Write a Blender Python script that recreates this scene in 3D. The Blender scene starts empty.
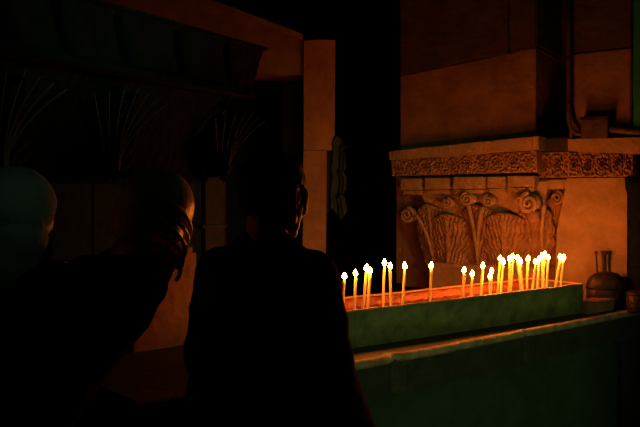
import bpy, bmesh, math, random
from mathutils import Vector, Matrix, noise
random.seed(7)
PI = math.pi
scene = bpy.context.scene
COL = scene.collection
F = 800.0; HZ = 190.0; CZ = 1.65     # focal length in px, horizon row, camera height

# ---------------------------------------------------------------- camera / view
cam = bpy.data.cameras.new('camera'); co = bpy.data.objects.new('camera', cam); COL.objects.link(co)
co.location = (0, 0, CZ); co.rotation_euler = (PI/2, 0, 0)
cam.sensor_width = 36; cam.lens = 45; cam.shift_y = -23.5/640
cam.clip_start = .05
scene.camera = co
vs = scene.view_settings
vs.view_transform = 'Standard'; vs.look = 'None'; vs.gamma = 1; vs.use_curve_mapping = False; vs.exposure = 0
w = bpy.data.worlds.new('world'); scene.world = w; w.use_nodes = True
w.node_tree.nodes['Background'].inputs[0].default_value = (.25, .6, .35, 1)
w.node_tree.nodes['Background'].inputs[1].default_value = .0012

def P(px, py, d): return Vector(((px-320)/F*d, d, CZ-(py-HZ)/F*d))
def ray_s(px, O, D):                 # distance along the ground line O + s*D under picture column px
    k = (px-320)/F
    return (k*O[1]-O[0])/(D[0]-k*D[1])
def z_of(py, y): return CZ-(py-HZ)/F*y

# ---------------------------------------------------------------- materials
def mat(name, col, rough=.85, col2=None, scale=8, bump=.3, bscale=30, metal=0, sss=0, spec=.3, detail=6):
    m = bpy.data.materials.new(name); m.use_nodes = True
    nt = m.node_tree; b = nt.nodes['Principled BSDF']
    b.inputs['Roughness'].default_value = rough; b.inputs['Metallic'].default_value = metal
    b.inputs['Specular IOR Level'].default_value = spec
    tc = nt.nodes.new('ShaderNodeTexCoord')
    if col2:
        n = nt.nodes.new('ShaderNodeTexNoise'); n.inputs['Scale'].default_value = scale; n.inputs['Detail'].default_value = detail
        n.inputs['Roughness'].default_value = .65
        r = nt.nodes.new('ShaderNodeValToRGB'); r.color_ramp.elements[0].position = .35; r.color_ramp.elements[1].position = .68
        r.color_ramp.elements[0].color = (*col2, 1); r.color_ramp.elements[1].color = (*col, 1)
        nt.links.new(tc.outputs['Object'], n.inputs['Vector']); nt.links.new(n.outputs['Fac'], r.inputs['Fac'])
        nt.links.new(r.outputs['Color'], b.inputs['Base Color'])
    else: b.inputs['Base Color'].default_value = (*col, 1)
    if bump:
        n2 = nt.nodes.new('ShaderNodeTexNoise'); n2.inputs['Scale'].default_value = bscale; n2.inputs['Detail'].default_value = 8
        bp = nt.nodes.new('ShaderNodeBump'); bp.inputs['Strength'].default_value = bump; bp.inputs['Distance'].default_value = .02
        nt.links.new(tc.outputs['Object'], n2.inputs['Vector']); nt.links.new(n2.outputs['Fac'], bp.inputs['Height'])
        nt.links.new(bp.outputs['Normal'], b.inputs['Normal'])
    if sss:
        b.inputs['Subsurface Weight'].default_value = sss; b.inputs['Subsurface Radius'].default_value = (.03, .015, .006)
        b.inputs['Subsurface Scale'].default_value = 1
    return m
M = {}
M['stone'] = mat('stone', (.40, .27, .17), col2=(.26, .17, .10), scale=7, bump=.5, bscale=35)
M['stone_carved'] = mat('stone_carved', (.36, .22, .14), col2=(.20, .11, .07), scale=14, bump=.35, bscale=60)
M['stone_wall'] = mat('stone_wall', (.28, .165, .09), col2=(.16, .09, .05), scale=5, bump=.5, bscale=25)
M['stone_upper'] = mat('falloff_darkened_stone', (.10, .065, .035), col2=(.05, .035, .02), scale=5, bump=.5, bscale=25)  # darker copy: candlelight falloff put into the upper courses and left jamb
M['stone_edge'] = mat('candlelit_pale_edge', (.50, .36, .24), .55, col2=(.26, .18, .11), scale=16, bump=.4, bscale=40)  # paler than the ledge: the candlelit line is painted into the edge colour
M['rib_stone'] = mat('highlight_rib_stone', (.05, .065, .05), bump=.2)  # lighter than the leaves: faint highlights painted onto the ribs
M['stone_shaded'] = mat('stone_shaded', (.008, .015, .0105), col2=(.004, .008, .0055), scale=9, bump=.5, bscale=30, spec=.04)  # near-black: the left pier's lack of candlelight is painted into the stone
M['stone_door'] = mat('stone_door', (.42, .205, .11), col2=(.26, .125, .065), scale=5, bump=.5, bscale=20)
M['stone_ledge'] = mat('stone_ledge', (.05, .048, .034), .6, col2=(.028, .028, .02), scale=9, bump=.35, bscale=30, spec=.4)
M['marble_panel'] = mat('marble_panel', (.042, .068, .045), col2=(.022, .038, .025), scale=6, bump=.3, bscale=18)
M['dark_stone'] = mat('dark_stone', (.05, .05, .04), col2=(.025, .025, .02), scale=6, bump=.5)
M['floor'] = mat('floor_stone', (.09, .08, .06), .6, col2=(.04, .04, .03), scale=3, bump=.4, bscale=12)
M['patina'] = mat('green_patina_metal', (.26, .26, .12), .55, col2=(.09, .11, .045), scale=11, bump=.35, bscale=14, metal=0, spec=.5)
M['copper'] = mat('warm_metal', (.30, .10, .05), .45, col2=(.16, .045, .02), scale=20, bump=.4, bscale=40, metal=.35)
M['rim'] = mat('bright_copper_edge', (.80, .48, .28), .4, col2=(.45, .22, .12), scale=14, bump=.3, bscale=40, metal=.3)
M['sand'] = mat('waxy_sand', (.30, .10, .045), .8, col2=(.13, .035, .015), scale=40, bump=.9, bscale=90)
M['wax'] = mat('beeswax', (.95, .72, .34), .45, bump=0, sss=.8)
M['wick'] = mat('charred_wick', (.03, .02, .015), bump=0)
M['black_cloth'] = mat('black_wool', (.010, .010, .010), .95, bump=.4, bscale=220, spec=.1)
M['black_scarf'] = mat('dark_scarf', (.016, .013, .012), .9, bump=.3, bscale=160, spec=.1)
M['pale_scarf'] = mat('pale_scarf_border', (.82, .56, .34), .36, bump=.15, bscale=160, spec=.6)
M['grey_scarf'] = mat('grey_green_scarf', (.30, .34, .28), .9, col2=(.22, .26, .21), scale=12, bump=.3, bscale=160, spec=.1)
M['trousers'] = mat('dark_trousers', (.012, .012, .014), .95, bump=.3, bscale=200, spec=.1)
M['skin'] = mat('skin', (.55, .33, .22), .55, col2=(.50, .28, .19), scale=25, bump=.08, bscale=120, spec=.5)
M['hair'] = mat('black_hair', (.012, .009, .007), .6, bump=.8, bscale=180)
M['leather'] = mat('black_leather', (.012, .011, .010), .4, bump=.2)
M['iron'] = mat('blackened_iron', (.045, .030, .022), .5, col2=(.02, .014, .01), scale=20, bump=.3, bscale=60, metal=.4)
M['pipe'] = mat('painted_pipe', (.10, .065, .04), .5, col2=(.05, .035, .02), scale=18, bump=.2)
M['box_wood'] = mat('brown_wood', (.34, .17, .08), .6, col2=(.18, .09, .04), scale=14, bump=.3)
M['cloth'] = mat('hanging_cloth', (.034, .05, .032), .9, col2=(.014, .026, .016), scale=10, bump=.3)
M['green_panel'] = mat('green_plaster', (.02, .24, .15), .8, col2=(.012, .16, .10), scale=4, bump=.2)
def flame_mat():
    m = bpy.data.materials.new('flame'); m.use_nodes = True; nt = m.node_tree
    nt.nodes.clear(); o = nt.nodes.new('ShaderNodeOutputMaterial'); e = nt.nodes.new('ShaderNodeEmission')
    e.inputs[0].default_value = (1, .212, .022, 1); e.inputs[1].default_value = 250
    nt.links.new(e.outputs[0], o.inputs[0]); return m
M['flame'] = flame_mat()

# ---------------------------------------------------------------- object helpers
def link(name, me, m, parent=None, smooth=False, loc=None):
    o = bpy.data.objects.new(name, me); COL.objects.link(o)
    if m: me.materials.clear(); me.materials.append(m)
    if smooth:
        for p in me.polygons: p.use_smooth = True
    if loc is not None: o.location = loc
    if parent: o.parent = parent; o.matrix_parent_inverse = Matrix.Translation(-parent.location)
    return o
def obj(name, bm, m, parent=None, smooth=False, bevel=0):
    if bevel:
        bmesh.ops.bevel(bm, geom=[e for e in bm.edges if e.calc_face_angle(0) > .5], offset=bevel, segments=2, affect='EDGES', clamp_overlap=True)
    bmesh.ops.recalc_face_normals(bm, faces=bm.faces)
    # every mesh gets its origin at its base centre
    vs_ = [v.co for v in bm.verts]
    c = Vector(((min(v.x for v in vs_)+max(v.x for v in vs_))/2, (min(v.y for v in vs_)+max(v.y for v in vs_))/2, min(v.z for v in vs_)))
    bmesh.ops.translate(bm, verts=bm.verts, vec=-c)
    me = bpy.data.meshes.new(name); bm.to_mesh(me); bm.free()
    o = bpy.data.objects.new(name, me); COL.objects.link(o); me.materials.append(m)
    if smooth:
        for p in me.polygons: p.use_smooth = True
    o.location = c
    if parent: o.parent = parent; o.location = c - parent.location
    return o
def tag(o, label, cat, group=None, kind=None):
    o['label'] = label; o['category'] = cat
    if group: o['group'] = group
    if kind: o['kind'] = kind
    return o
def struct(o): o['kind'] = 'structure'; return o
def thing(name, label, cat, loc, group=None):
    o = bpy.data.objects.new(name, None); COL.objects.link(o); o.location = loc; o.empty_display_size = .1
    return tag(o, label, cat, group)

class Frame:                         # a vertical plane: s along, n out of it, z up
    def __init__(f, O, D, N): f.O = Vector((O[0], O[1])); f.D = Vector(D).normalized(); f.N = Vector(N).normalized()
    def __call__(f, s, n, z):
        p = f.O + f.D*s + f.N*n; return Vector((p.x, p.y, z))
    def s(f, px, n=0): q = f.O + f.N*n; return ray_s(px, q, f.D)
    def z(f, px, py, n=0): return z_of(py, f(f.s(px, n), n, 0).y)
def hexa(bm, pts):                   # 8 points: bottom ring 4, top ring 4
    v = [bm.verts.new(p) for p in pts]
    for q in ((3,2,1,0),(4,5,6,7),(0,1,5,4),(1,2,6,5),(2,3,7,6),(3,0,4,7)): bm.faces.new([v[i] for i in q])
    return v
def fbox(bm, fr, s0, s1, n0, n1, z0, z1, z0r=None, z1r=None):   # ends may sit at different heights (settled masonry)
    z0r = z0 if z0r is None else z0r; z1r = z1 if z1r is None else z1r
    return hexa(bm, [fr(s0,n0,z0), fr(s1,n0,z0r), fr(s1,n1,z0r), fr(s0,n1,z0), fr(s0,n0,z1), fr(s1,n0,z1r), fr(s1,n1,z1r), fr(s0,n1,z1)])
def box_bm(fr, *a, **k): bm = bmesh.new(); fbox(bm, fr, *a, **k); return bm
def rough_box(fr, s0, s1, n0, n1, z0, z1, z0r=None, z1r=None, amp=.006, seg=.04, seed=0, wear=.012):
    """box with subdivided, slightly worn faces"""
    z0r = z0 if z0r is None else z0r; z1r = z1 if z1r is None else z1r
    bm = bmesh.new(); L = abs(s1-s0); W = abs(n1-n0); H = abs(z1-z0)
    bmesh.ops.create_cube(bm, size=1)
    bmesh.ops.bevel(bm, geom=list(bm.edges), offset=wear/max(.1, min(L, W, H))*.6, segments=2, affect='EDGES')
    cuts = lambda x: max(0, min(40, int(x/seg)))
    for ax, cnum in ((0, cuts(L)), (1, cuts(W)), (2, cuts(H))):
        for k in range(1, cnum):
            co_ = Vector((0,0,0)); no = Vector((0,0,0)); co_[ax] = -.5+k/cnum; no[ax] = 1
            bmesh.ops.bisect_plane(bm, geom=bm.verts[:]+bm.edges[:]+bm.faces[:], plane_co=co_, plane_no=no)
    for v in bm.verts:
        a, b, c = v.co.x+.5, v.co.y+.5, v.co.z+.5
        lo = z0+(z0r-z0)*a; hi = z1+(z1r-z1)*a
        p = fr(s0+(s1-s0)*a, n0+(n1-n0)*b, lo+(hi-lo)*c)
        edge = sum(1 for t in (a, b, c) if t < .03 or t > .97)
        nz = noise.noise_vector(p*6+Vector((seed*7.3, 0, 0)))*amp + noise.noise_vector(p*22)*amp*.5*(1 if edge > 1 else .4)
        v.co = p+nz
    return bm
def tube(bm, pts, r, seg=10, closed=False):
    pts = [Vector(p) for p in pts]; rr = r if isinstance(r, (list, tuple)) else [r]*len(pts)
    rings = []; up = Vector((.13, .27, .95)).normalized()
    for i, p in enumerate(pts):
        if closed: t = pts[(i+1) % len(pts)]-pts[i-1]
        else: t = pts[min(i+1, len(pts)-1)]-pts[max(i-1, 0)]
        t.normalize(); a = t.cross(up)
        if a.length < .05: a = t.cross(Vector((1, 0, 0)))
        a.normalize(); b = t.cross(a)
        rings.append([bm.verts.new(p+(a*math.cos(k*2*PI/seg)+b*math.sin(k*2*PI/seg))*rr[i]) for k in range(seg)])
    n = len(rings)
    for i in range(n if closed else n-1):
        A, B = rings[i], rings[(i+1) % n]
        for k in range(seg): bm.faces.new((A[k], A[(k+1) % seg], B[(k+1) % seg], B[k]))
    if not closed: bm.faces.new(rings[0][::-1]); bm.faces.new(rings[-1])
def lathe(bm, c, prof, seg=24, sx=1, sy=1):
    rings = []
    for r, z in prof: rings.append([bm.verts.new((c[0]+r*sx*math.cos(k*2*PI/seg), c[1]+r*sy*math.sin(k*2*PI/seg), c[2]+z)) for k in range(seg)])
    for A, B in zip(rings, rings[1:]):
        for k in range(seg): bm.faces.new((A[k], A[(k+1) % seg], B[(k+1) % seg], B[k]))
    bm.faces.new(rings[0][::-1]); bm.faces.new(rings[-1])
def relief(fr, s0, s1, zf, n0, hf, nu, nv, back=.03):
    """carved panel: zf(a)->(z0,z1) at fraction a, hf(a,b)->height; closed at the back"""
    bm = bmesh.new(); g = []
    for i in range(nu+1):
        a = i/nu; z0, z1 = zf(a); row = []
        for j in range(nv+1):
            b = j/nv; e = i in (0, nu) or j in (0, nv)
            row.append(bm.verts.new(fr(s0+(s1-s0)*a, n0 + (-back if e else hf(a, b)), z0+(z1-z0)*b)))
        g.append(row)
    for i in range(nu):
        for j in range(nv): bm.faces.new((g[i][j], g[i+1][j], g[i+1][j+1], g[i][j+1]))
    ring = [g[i][0] for i in range(nu+1)] + [g[nu][j] for j in range(1, nv+1)] + [g[i][nv] for i in range(nu-1, -1, -1)] + [g[0][j] for j in range(nv-1, 0, -1)]
    bm.faces.new(ring[::-1])
    return bm

# ---------------------------------------------------------------- acanthus leaf
def leaf(fr, s0, n0, z0, H, W, out, ribs=7, rib_amp=.008, lean=0, thick=.012, nu=44, nv=60, curl=.06, side=None, narrow=.55, groove=True):
    bm = bmesh.new(); g = []
    for j in range(nv+1):
        v = j/nv; row = []
        lob = abs(math.sin(PI*(v*4.0+.15)))**.6
        wv = W/2*(narrow+(1-narrow)*math.sin(PI*min(1, v*.9+.08)))*(.82+.18*lob)
        wv *= (1-max(0, v-.80)/.2*.45)
        z = z0+H*v; n = n0+out*(v**2.2)
        if v > .82:                 # the tip rolls forward
            t = (v-.82)/.18*PI*.8
            z = z0+H*.82+curl*.75*math.sin(t); n = n0+out*(.82**2.2)+curl*(1-math.cos(t))
        for i in range(nu+1):
            u = -1+2*i/nu; au = abs(u)
            ph = ribs*.45*(au - .75*v**1.25)+.25*math.sin(2*PI*v*2)*au
            r = math.cos(2*PI*ph)*rib_amp*(.45+.55*min(1, au*3))*(1-.3*au)
            big = .7*math.cos(2*PI*(v*3.6-au*.9))*rib_amp*au**1.5 + .35*rib_amp*math.cos(2*PI*(v*13+au*2))*math.cos(2*PI*ph)
            mid = rib_amp*2.2*math.exp(-(u/.09)**2)*(1-v*.6)
            ser = 1+.05*math.sin(2*PI*ph)*au
            row.append(bm.verts.new(fr(s0+u*wv*ser+lean*v, n+r+big+mid-.35*W*au*au*(.35+.2*v), z-.02*au*au)))
        g.append(row)
    for j in range(nv):
        for i in range(nu): bm.faces.new((g[j][i], g[j][i+1], g[j+1][i+1], g[j+1][i]))
    # give it thickness
    top = list(bm.faces)
    geo = bmesh.ops.duplicate(bm, geom=bm.verts[:]+bm.edges[:]+bm.faces[:])
    N3 = Vector((fr.N.x, fr.N.y, 0))
    dup_v = [x for x in geo['geom'] if isinstance(x, bmesh.types.BMVert)]
    for v in dup_v: v.co -= N3*thick
    vm = geo['vert_map']
    bnd = [e for e in bm.edges if e.is_boundary]
    orig = set(v for r_ in g for v in r_)
    for e in bnd:
        a, b = e.verts
        if a in orig and b in orig:
            try: bm.faces.new((a, b, vm[b], vm[a]))
            except Exception: pass
    return bm
def spiral(bm, fr, s, n, z, R, turns=1.9, r=.011, flip=1, start=PI/2):
    pts = []; rr = []
    N = 36
    for k in range(N):
        t = k/(N-1); a = start - flip*turns*2*PI*t; q = R*(1-t)**.9+.004
        pts.append(fr(s+q*math.cos(a)*1.0, n+.02*t, z+q*math.sin(a))); rr.append(r*(1-.55*t))
    tube(bm, pts, rr, 8)

# ================================================================ geometry of the place
# ledge front line, ledge direction
LD = Vector((.766, .643)).normalized(); LN = Vector((.643, -.766)).normalized()
LF = Frame((.891, 3.636), LD, LN)
WD = Vector((.852, -.524)).normalized()
WF = Frame((.507, 5.2), WD, (-.524, -.852))         # carved wall behind the candles
LZ = 1.0                                            # ledge height

fl = bmesh.new()
hexa(fl, [Vector(p) for p in ((-5,-2,-.1),(5,-2,-.1),(5,9,-.1),(-5,9,-.1),(-5,-2,0),(5,-2,0),(5,9,0),(-5,9,0))])
struct(obj('floor', fl, M['floor']))
b = bmesh.new(); hexa(b, [Vector(p) for p in ((-5,8.8,0),(5,8.8,0),(5,9,0),(-5,9,0),(-5,8.8,4.5),(5,8.8,4.5),(5,9,4.5),(-5,9,4.5))])
struct(obj('wall_back', b, M['dark_stone']))

# ---- the ledge: base, marble panel, worktop slab
base = thing('stone_counter', 'dark masonry counter with a recessed pale green panel, carrying the candle ledge', 'counter', LF(-.4, -.35, 0))
sE = LF.s(646)
obj('counter_body', rough_box(LF, -1.85, sE, -.66, -.07, 0, .848, amp=.004, seg=.12), M['dark_stone'], base)
sp = LF.s(616, -.05)
obj('stone_panel', rough_box(LF, -1.2, sp, -.08, -.045, .12, .845, amp=.002, seg=.1, wear=.004), M['marble_panel'], base)
obj('stile', rough_box(LF, sp+.012, sE, -.08, -.02, 0, .85, amp=.002, seg=.08, wear=.004), M['dark_stone'], base)

def ledge_bm():
    bm = bmesh.new()
    # outline in plan: front edge is long, back follows the ledge then reaches the carved wall
    s_w = .0
    pl = []
    a = LF(-1.87, 0, 0); bq = LF(LF.s(648), 0, 0)
    front = [a.lerp(bq, k/90) for k in range(91)]
    out = []
    for k, p in enumerate(front):
        chip = .006*noise.noise(Vector((p.x*9, p.y*9, 1)))
        q = abs(p.x-.30)                                    # a broken notch in the edge
        chip -= .018*math.exp(-(q/.02)**2)
        chip -= .012*math.exp(-((p.x-.95)/.015)**2)
        out.append(Vector((p.x+LN.x*chip, p.y+LN.y*chip, 0)))
    we = WF(1.50, .002, 0)
    out += [Vector((we.x, we.y, 0)), WF(0.0, .002, 0), LF(-.55, -.80, 0)+Vector((0, 0, 0)), LF(-1.87, -.80, 0)]
    prof = [(0, LZ-.150), (.0, LZ-.02), (.006, LZ-.006), (.014, LZ)]
    rings = []
    for off, z in [(-.0, LZ-.15), (.0, LZ-.022), (.008, LZ-.006), (.020, LZ)]:
        r = []
        for i, p in enumerate(out):
            o_ = off if i <= 90 else 0
            zz = z + (.003*noise.noise(Vector((p.x*5, p.y*5, 4))) if i <= 90 else 0)
            r.append(bm.verts.new((p.x-LN.x*o_, p.y-LN.y*o_, zz)))
        rings.append(r)
    n = len(out)
    for A, B in zip(rings, rings[1:]):
        for k in range(n): bm.faces.new((A[k], A[(k+1) % n], B[(k+1) % n], B[k]))
    bm.faces.new(rings[0][::-1]); bm.faces.new(rings[-1])
    return bm
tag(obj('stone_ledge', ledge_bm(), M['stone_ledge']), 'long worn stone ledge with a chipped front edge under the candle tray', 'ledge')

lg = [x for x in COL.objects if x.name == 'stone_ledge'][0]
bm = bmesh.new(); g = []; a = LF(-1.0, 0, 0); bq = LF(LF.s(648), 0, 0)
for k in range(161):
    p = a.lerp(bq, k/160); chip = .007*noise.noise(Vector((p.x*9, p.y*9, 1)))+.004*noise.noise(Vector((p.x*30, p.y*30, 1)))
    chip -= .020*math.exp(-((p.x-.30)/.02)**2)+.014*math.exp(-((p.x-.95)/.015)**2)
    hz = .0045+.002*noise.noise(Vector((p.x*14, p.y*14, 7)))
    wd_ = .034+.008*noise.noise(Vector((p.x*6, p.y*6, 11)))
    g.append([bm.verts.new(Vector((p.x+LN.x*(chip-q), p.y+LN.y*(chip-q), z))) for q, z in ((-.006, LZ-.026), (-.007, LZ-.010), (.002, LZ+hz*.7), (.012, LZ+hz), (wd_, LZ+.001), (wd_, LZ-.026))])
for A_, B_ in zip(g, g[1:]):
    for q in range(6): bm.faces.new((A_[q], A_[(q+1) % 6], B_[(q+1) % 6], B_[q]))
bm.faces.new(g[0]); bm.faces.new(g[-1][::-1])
ed_ = obj('worn_lit_edge', bm, M['stone_edge'], lg, True)  # chipped lip whose pale colour carries the candlelit line
# ---- upright slabs at the back of the ledge, left of the man
SB = Frame(LF(0, -.71, 0)[:2], LD, LN)
s_r = SB.s(197); s_g1 = SB.s(130.5); s_g0 = SB.s(125); s_l = -1.86
o = obj('stone_slab', rough_box(SB, s_g1, s_r, -.09, 0, LZ, 1.41, amp=.002, seg=.05, wear=.01), M['stone_door'])
tag(o, 'smooth upright stone slab glowing amber on the ledge between the two nearest people', 'slab')
o = obj('stone_slab', rough_box(SB, s_l, s_g0, -.09, 0, LZ, 1.38, amp=.002, seg=.05, wear=.01), M['stone_door'])
tag(o, 'upright stone slab left of the narrow dark gap, almost hidden by the bending person', 'slab')

# ---- candle tray
A = Vector((.101, 3.246)); B = Vector((1.385, 4.213))
TD = (B-A).normalized(); TN = Vector((-TD.y, TD.x))        # TN points to the back
TF = Frame(A, TD, TN); TL0 = -.13; TL1 = (B-A).length; TW = .335; RZ = 1.155; th = .006
tray = thing('candle_tray', 'long green-patinated metal candle tray filled with sand, standing on the ledge', 'tray', TF(.7, .16, LZ))
bm = bmesh.new()
def dented(bm, s0, s1, n0, n1, z0, z1, k=0):
    N = 70; g = []
    for j in range(N+1):
        a = j/N; s = s0+(s1-s0)*a; dn = .004*noise.noise(Vector((s*5, k, 0)))
        g.append([bm.verts.new(TF(s, n0+dn, z0)), bm.verts.new(TF(s, n1+dn, z0)),
                  bm.verts.new(TF(s, n1-dn*.3+.003*noise.noise(Vector((s*14, 5, k))), (z0+z1)/2)),
                  bm.verts.new(TF(s, n1+dn, z1+.0025*noise.noise(Vector((s*7, 9, k))))), bm.verts.new(TF(s, n0+dn, z1+.0025*noise.noise(Vector((s*7, 9, k))))),
                  bm.verts.new(TF(s, n0-dn*.3+.005*noise.noise(Vector((s*14, 5, k))), (z0+z1)/2))])
    for X, Y in zip(g, g[1:]):
        for q in range(6): bm.faces.new((X[q], X[(q+1) % 6], Y[(q+1) % 6], Y[q]))
    bm.faces.new(g[0]); bm.faces.new(g[-1][::-1])
for nm, args in (('front_side', (TL0, TL1, 0, th, LZ+.002, RZ, 1)), ('rear_side', (TL0, TL1, TW-th, TW, LZ+.002, RZ, 2))):
    bm = bmesh.new(); dented(bm, *args); obj(nm, bm, M['patina'] if nm == 'front_side' else M['copper'], tray, True)
bm = bmesh.new(); fbox(bm, TF, TL1-th, TL1, th, TW-th, LZ+.002, RZ); obj('end_side', bm, M['patina'], tray)
bm = bmesh.new(); fbox(bm, TF, TL0, TL0+th, th, TW-th, LZ+.002, RZ); obj('end_side', bm, M['patina'], tray)
bm = bmesh.new(); fbox(bm, TF, TL0+th, TL1-th, th, TW-th, LZ+.002, LZ+.008); obj('base_plate', bm, M['copper'], tray)
# folded rim: front, back, ends
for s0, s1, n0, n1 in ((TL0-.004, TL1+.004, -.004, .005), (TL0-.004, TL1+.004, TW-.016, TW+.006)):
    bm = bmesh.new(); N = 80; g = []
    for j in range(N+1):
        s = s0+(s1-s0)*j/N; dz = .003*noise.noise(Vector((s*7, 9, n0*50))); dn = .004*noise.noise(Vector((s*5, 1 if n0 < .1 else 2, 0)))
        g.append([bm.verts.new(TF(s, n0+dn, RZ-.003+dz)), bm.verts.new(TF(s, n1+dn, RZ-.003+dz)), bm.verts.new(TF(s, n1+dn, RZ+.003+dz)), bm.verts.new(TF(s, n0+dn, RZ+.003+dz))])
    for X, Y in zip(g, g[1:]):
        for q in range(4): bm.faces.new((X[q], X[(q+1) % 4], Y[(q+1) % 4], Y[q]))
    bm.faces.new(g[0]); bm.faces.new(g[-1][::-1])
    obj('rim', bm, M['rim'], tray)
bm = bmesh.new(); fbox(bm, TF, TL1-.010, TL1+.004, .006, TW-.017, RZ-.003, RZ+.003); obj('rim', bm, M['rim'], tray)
SZ = 1.108
bm = relief(Frame(A, TD, TN), TL0+th, TL1-th, lambda a: (0, 1), 0, lambda a, b: 0, 2, 2); bm.free()
bm = bmesh.new(); nu, nv = 220, 34; g = []
for i in range(nu+1):
    row = []
    for j in range(nv+1):
        s = TL0+th+.001+(TL1-TL0-2*th-.002)*i/nu; n = th+.001+(TW-2*th-.002)*j/nv
        z = SZ+.010*noise.noise(Vector((s*9, n*9, 0)))+.006*noise.noise(Vector((s*30, n*30, 2)))+.004*noise.noise(Vector((s*70, n*70, 3)))
        row.append(bm.verts.new(TF(s, n, z)))
    g.append(row)
for i in range(nu):
    for j in range(nv): bm.faces.new((g[i][j], g[i+1][j], g[i+1][j+1], g[i][j+1]))
ring = [g[i][0] for i in range(nu+1)]+[g[nu][j] for j in range(1, nv+1)]+[g[i][nv] for i in range(nu-1, -1, -1)]+[g[0][j] for j in range(nv-1, 0, -1)]
low = [bm.verts.new((v.co.x, v.co.y, LZ+.010)) for v in ring]
for k in range(len(ring)): bm.faces.new((ring[k], low[k], low[(k+1) % len(ring)], ring[(k+1) % len(ring)]))
bm.faces.new(low)
so = obj('sand_bed', bm, M['sand'], tray, True); so['kind'] = 'stuff'
so['label'] = 'orange-lit sand and spilled wax inside the tray'

# ---- candles: (px at the rim, flame px, flame py, distance from the front side, label)
CANDLES = [
 (343.2, 344.6, 276, .10, 'leftmost lit taper candle, right beside the standing man\'s sleeve'),
 (354.5, 355.7, 273.5, .10, 'second lit taper candle from the left end, standing alone and upright'),
 (362.8, 366.6, 268, .10, 'left, leaning candle of the pair third and fourth from the left'),
 (368.2, 370.2, 270.5, .08, 'right candle of the pair third and fourth from the left, slightly shorter'),
 (383.8, 384.5, 263, .10, 'tall straight candle, fifth from the left, highest flame in the left half'),
 (391, 390.3, 265.8, .08, 'candle tilted a little left, close against the right of the tall straight one'),
 (402.8, 405, 266, .10, 'seventh candle from the left, leaning right, just before the lone middle candle'),
 (430, 431.2, 265.6, .10, 'lone candle in the middle of the tray with wide gaps on both sides'),
 (463.3, 464, 270, .08, 'short candle at the left end of the right-hand crowd of candles'),
 (471.5, 472.3, 274, .09, 'shortest candle standing free, between the short one and a tall one'),
 (481.4, 483, 266, .10, 'candle of middle height leaning right, third of the right-hand crowd'),
 (490, 491.8, 271, .11, 'rear, higher one of two touching low candles left of the tall crowd'),
 (489.4, 490, 276.2, .07, 'lowest flame in the tray, candle burnt down in front of its touching neighbour'),
 (498, 500.2, 258.3, .12, 'tall candle, left of the first tight pair in the right-hand crowd'),
 (501.3, 503.6, 262, .09, 'candle just right of the first tall one in the crowd, a little lower'),
 (508.6, 509.6, 259.3, .12, 'left candle of the pair that looks like one thick stick'),
 (510.6, 513, 256.6, .15, 'right and taller candle of the pair that looks like one thick stick'),
 (520.4, 517.2, 258, .12, 'candle leaning strongly left, crossing in front of its lower neighbour'),
 (522.4, 520.2, 261.8, .08, 'lower candle leaning left beside the strongly leaning one'),
 (527.4, 528, 259, .12, 'upright candle standing free between the left-leaning pair and the last thick cluster'),
 (532.8, 536, 262, .09, 'candle leaning right at the left side of the last thick cluster'),
 (538, 539.2, 259.6, .10, 'second candle in the last thick cluster, upright and slightly low'),
 (542.6, 542.2, 256.4, .13, 'tall upright candle in the middle of the last thick cluster'),
 (543.6, 544.6, 254.2, .17, 'tallest candle with the highest flame in the last thick cluster'),
 (546.6, 548.4, 257.4, .11, 'rightmost candle of the last thick cluster, before the final pair'),
 (556.4, 560.6, 257.2, .12, 'left candle of the final pair at the right end, leaning right'),
 (561.4, 563.8, 258, .10, 'rightmost lit candle in the tray, nearly upright'),
]
def flame_bm(h, r, sway):
    bm = bmesh.new(); prof = []
    K = 14
    for k in range(K+1):
        t = k/K; rad = r*(math.sin(PI*t**.72)**.8 if 0 < t < 1 else 0)+.0004
        prof.append((rad*(1-.15*t), t*h))
    rings = []
    for q, z in prof:
        t = z/h
        rings.append([bm.verts.new((q*math.cos(a*2*PI/14)+sway*t*t, q*math.sin(a*2*PI/14), z)) for a in range(14)])
    for X, Y in zip(rings, rings[1:]):
        for k in range(14): bm.faces.new((X[k], X[(k+1) % 14], Y[(k+1) % 14], Y[k]))
    bm.faces.new(rings[0][::-1]); bm.faces.new(rings[-1])
    me = bpy.data.meshes.new('flame'); bm.to_mesh(me); bm.free(); return me
FH = .030
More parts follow.
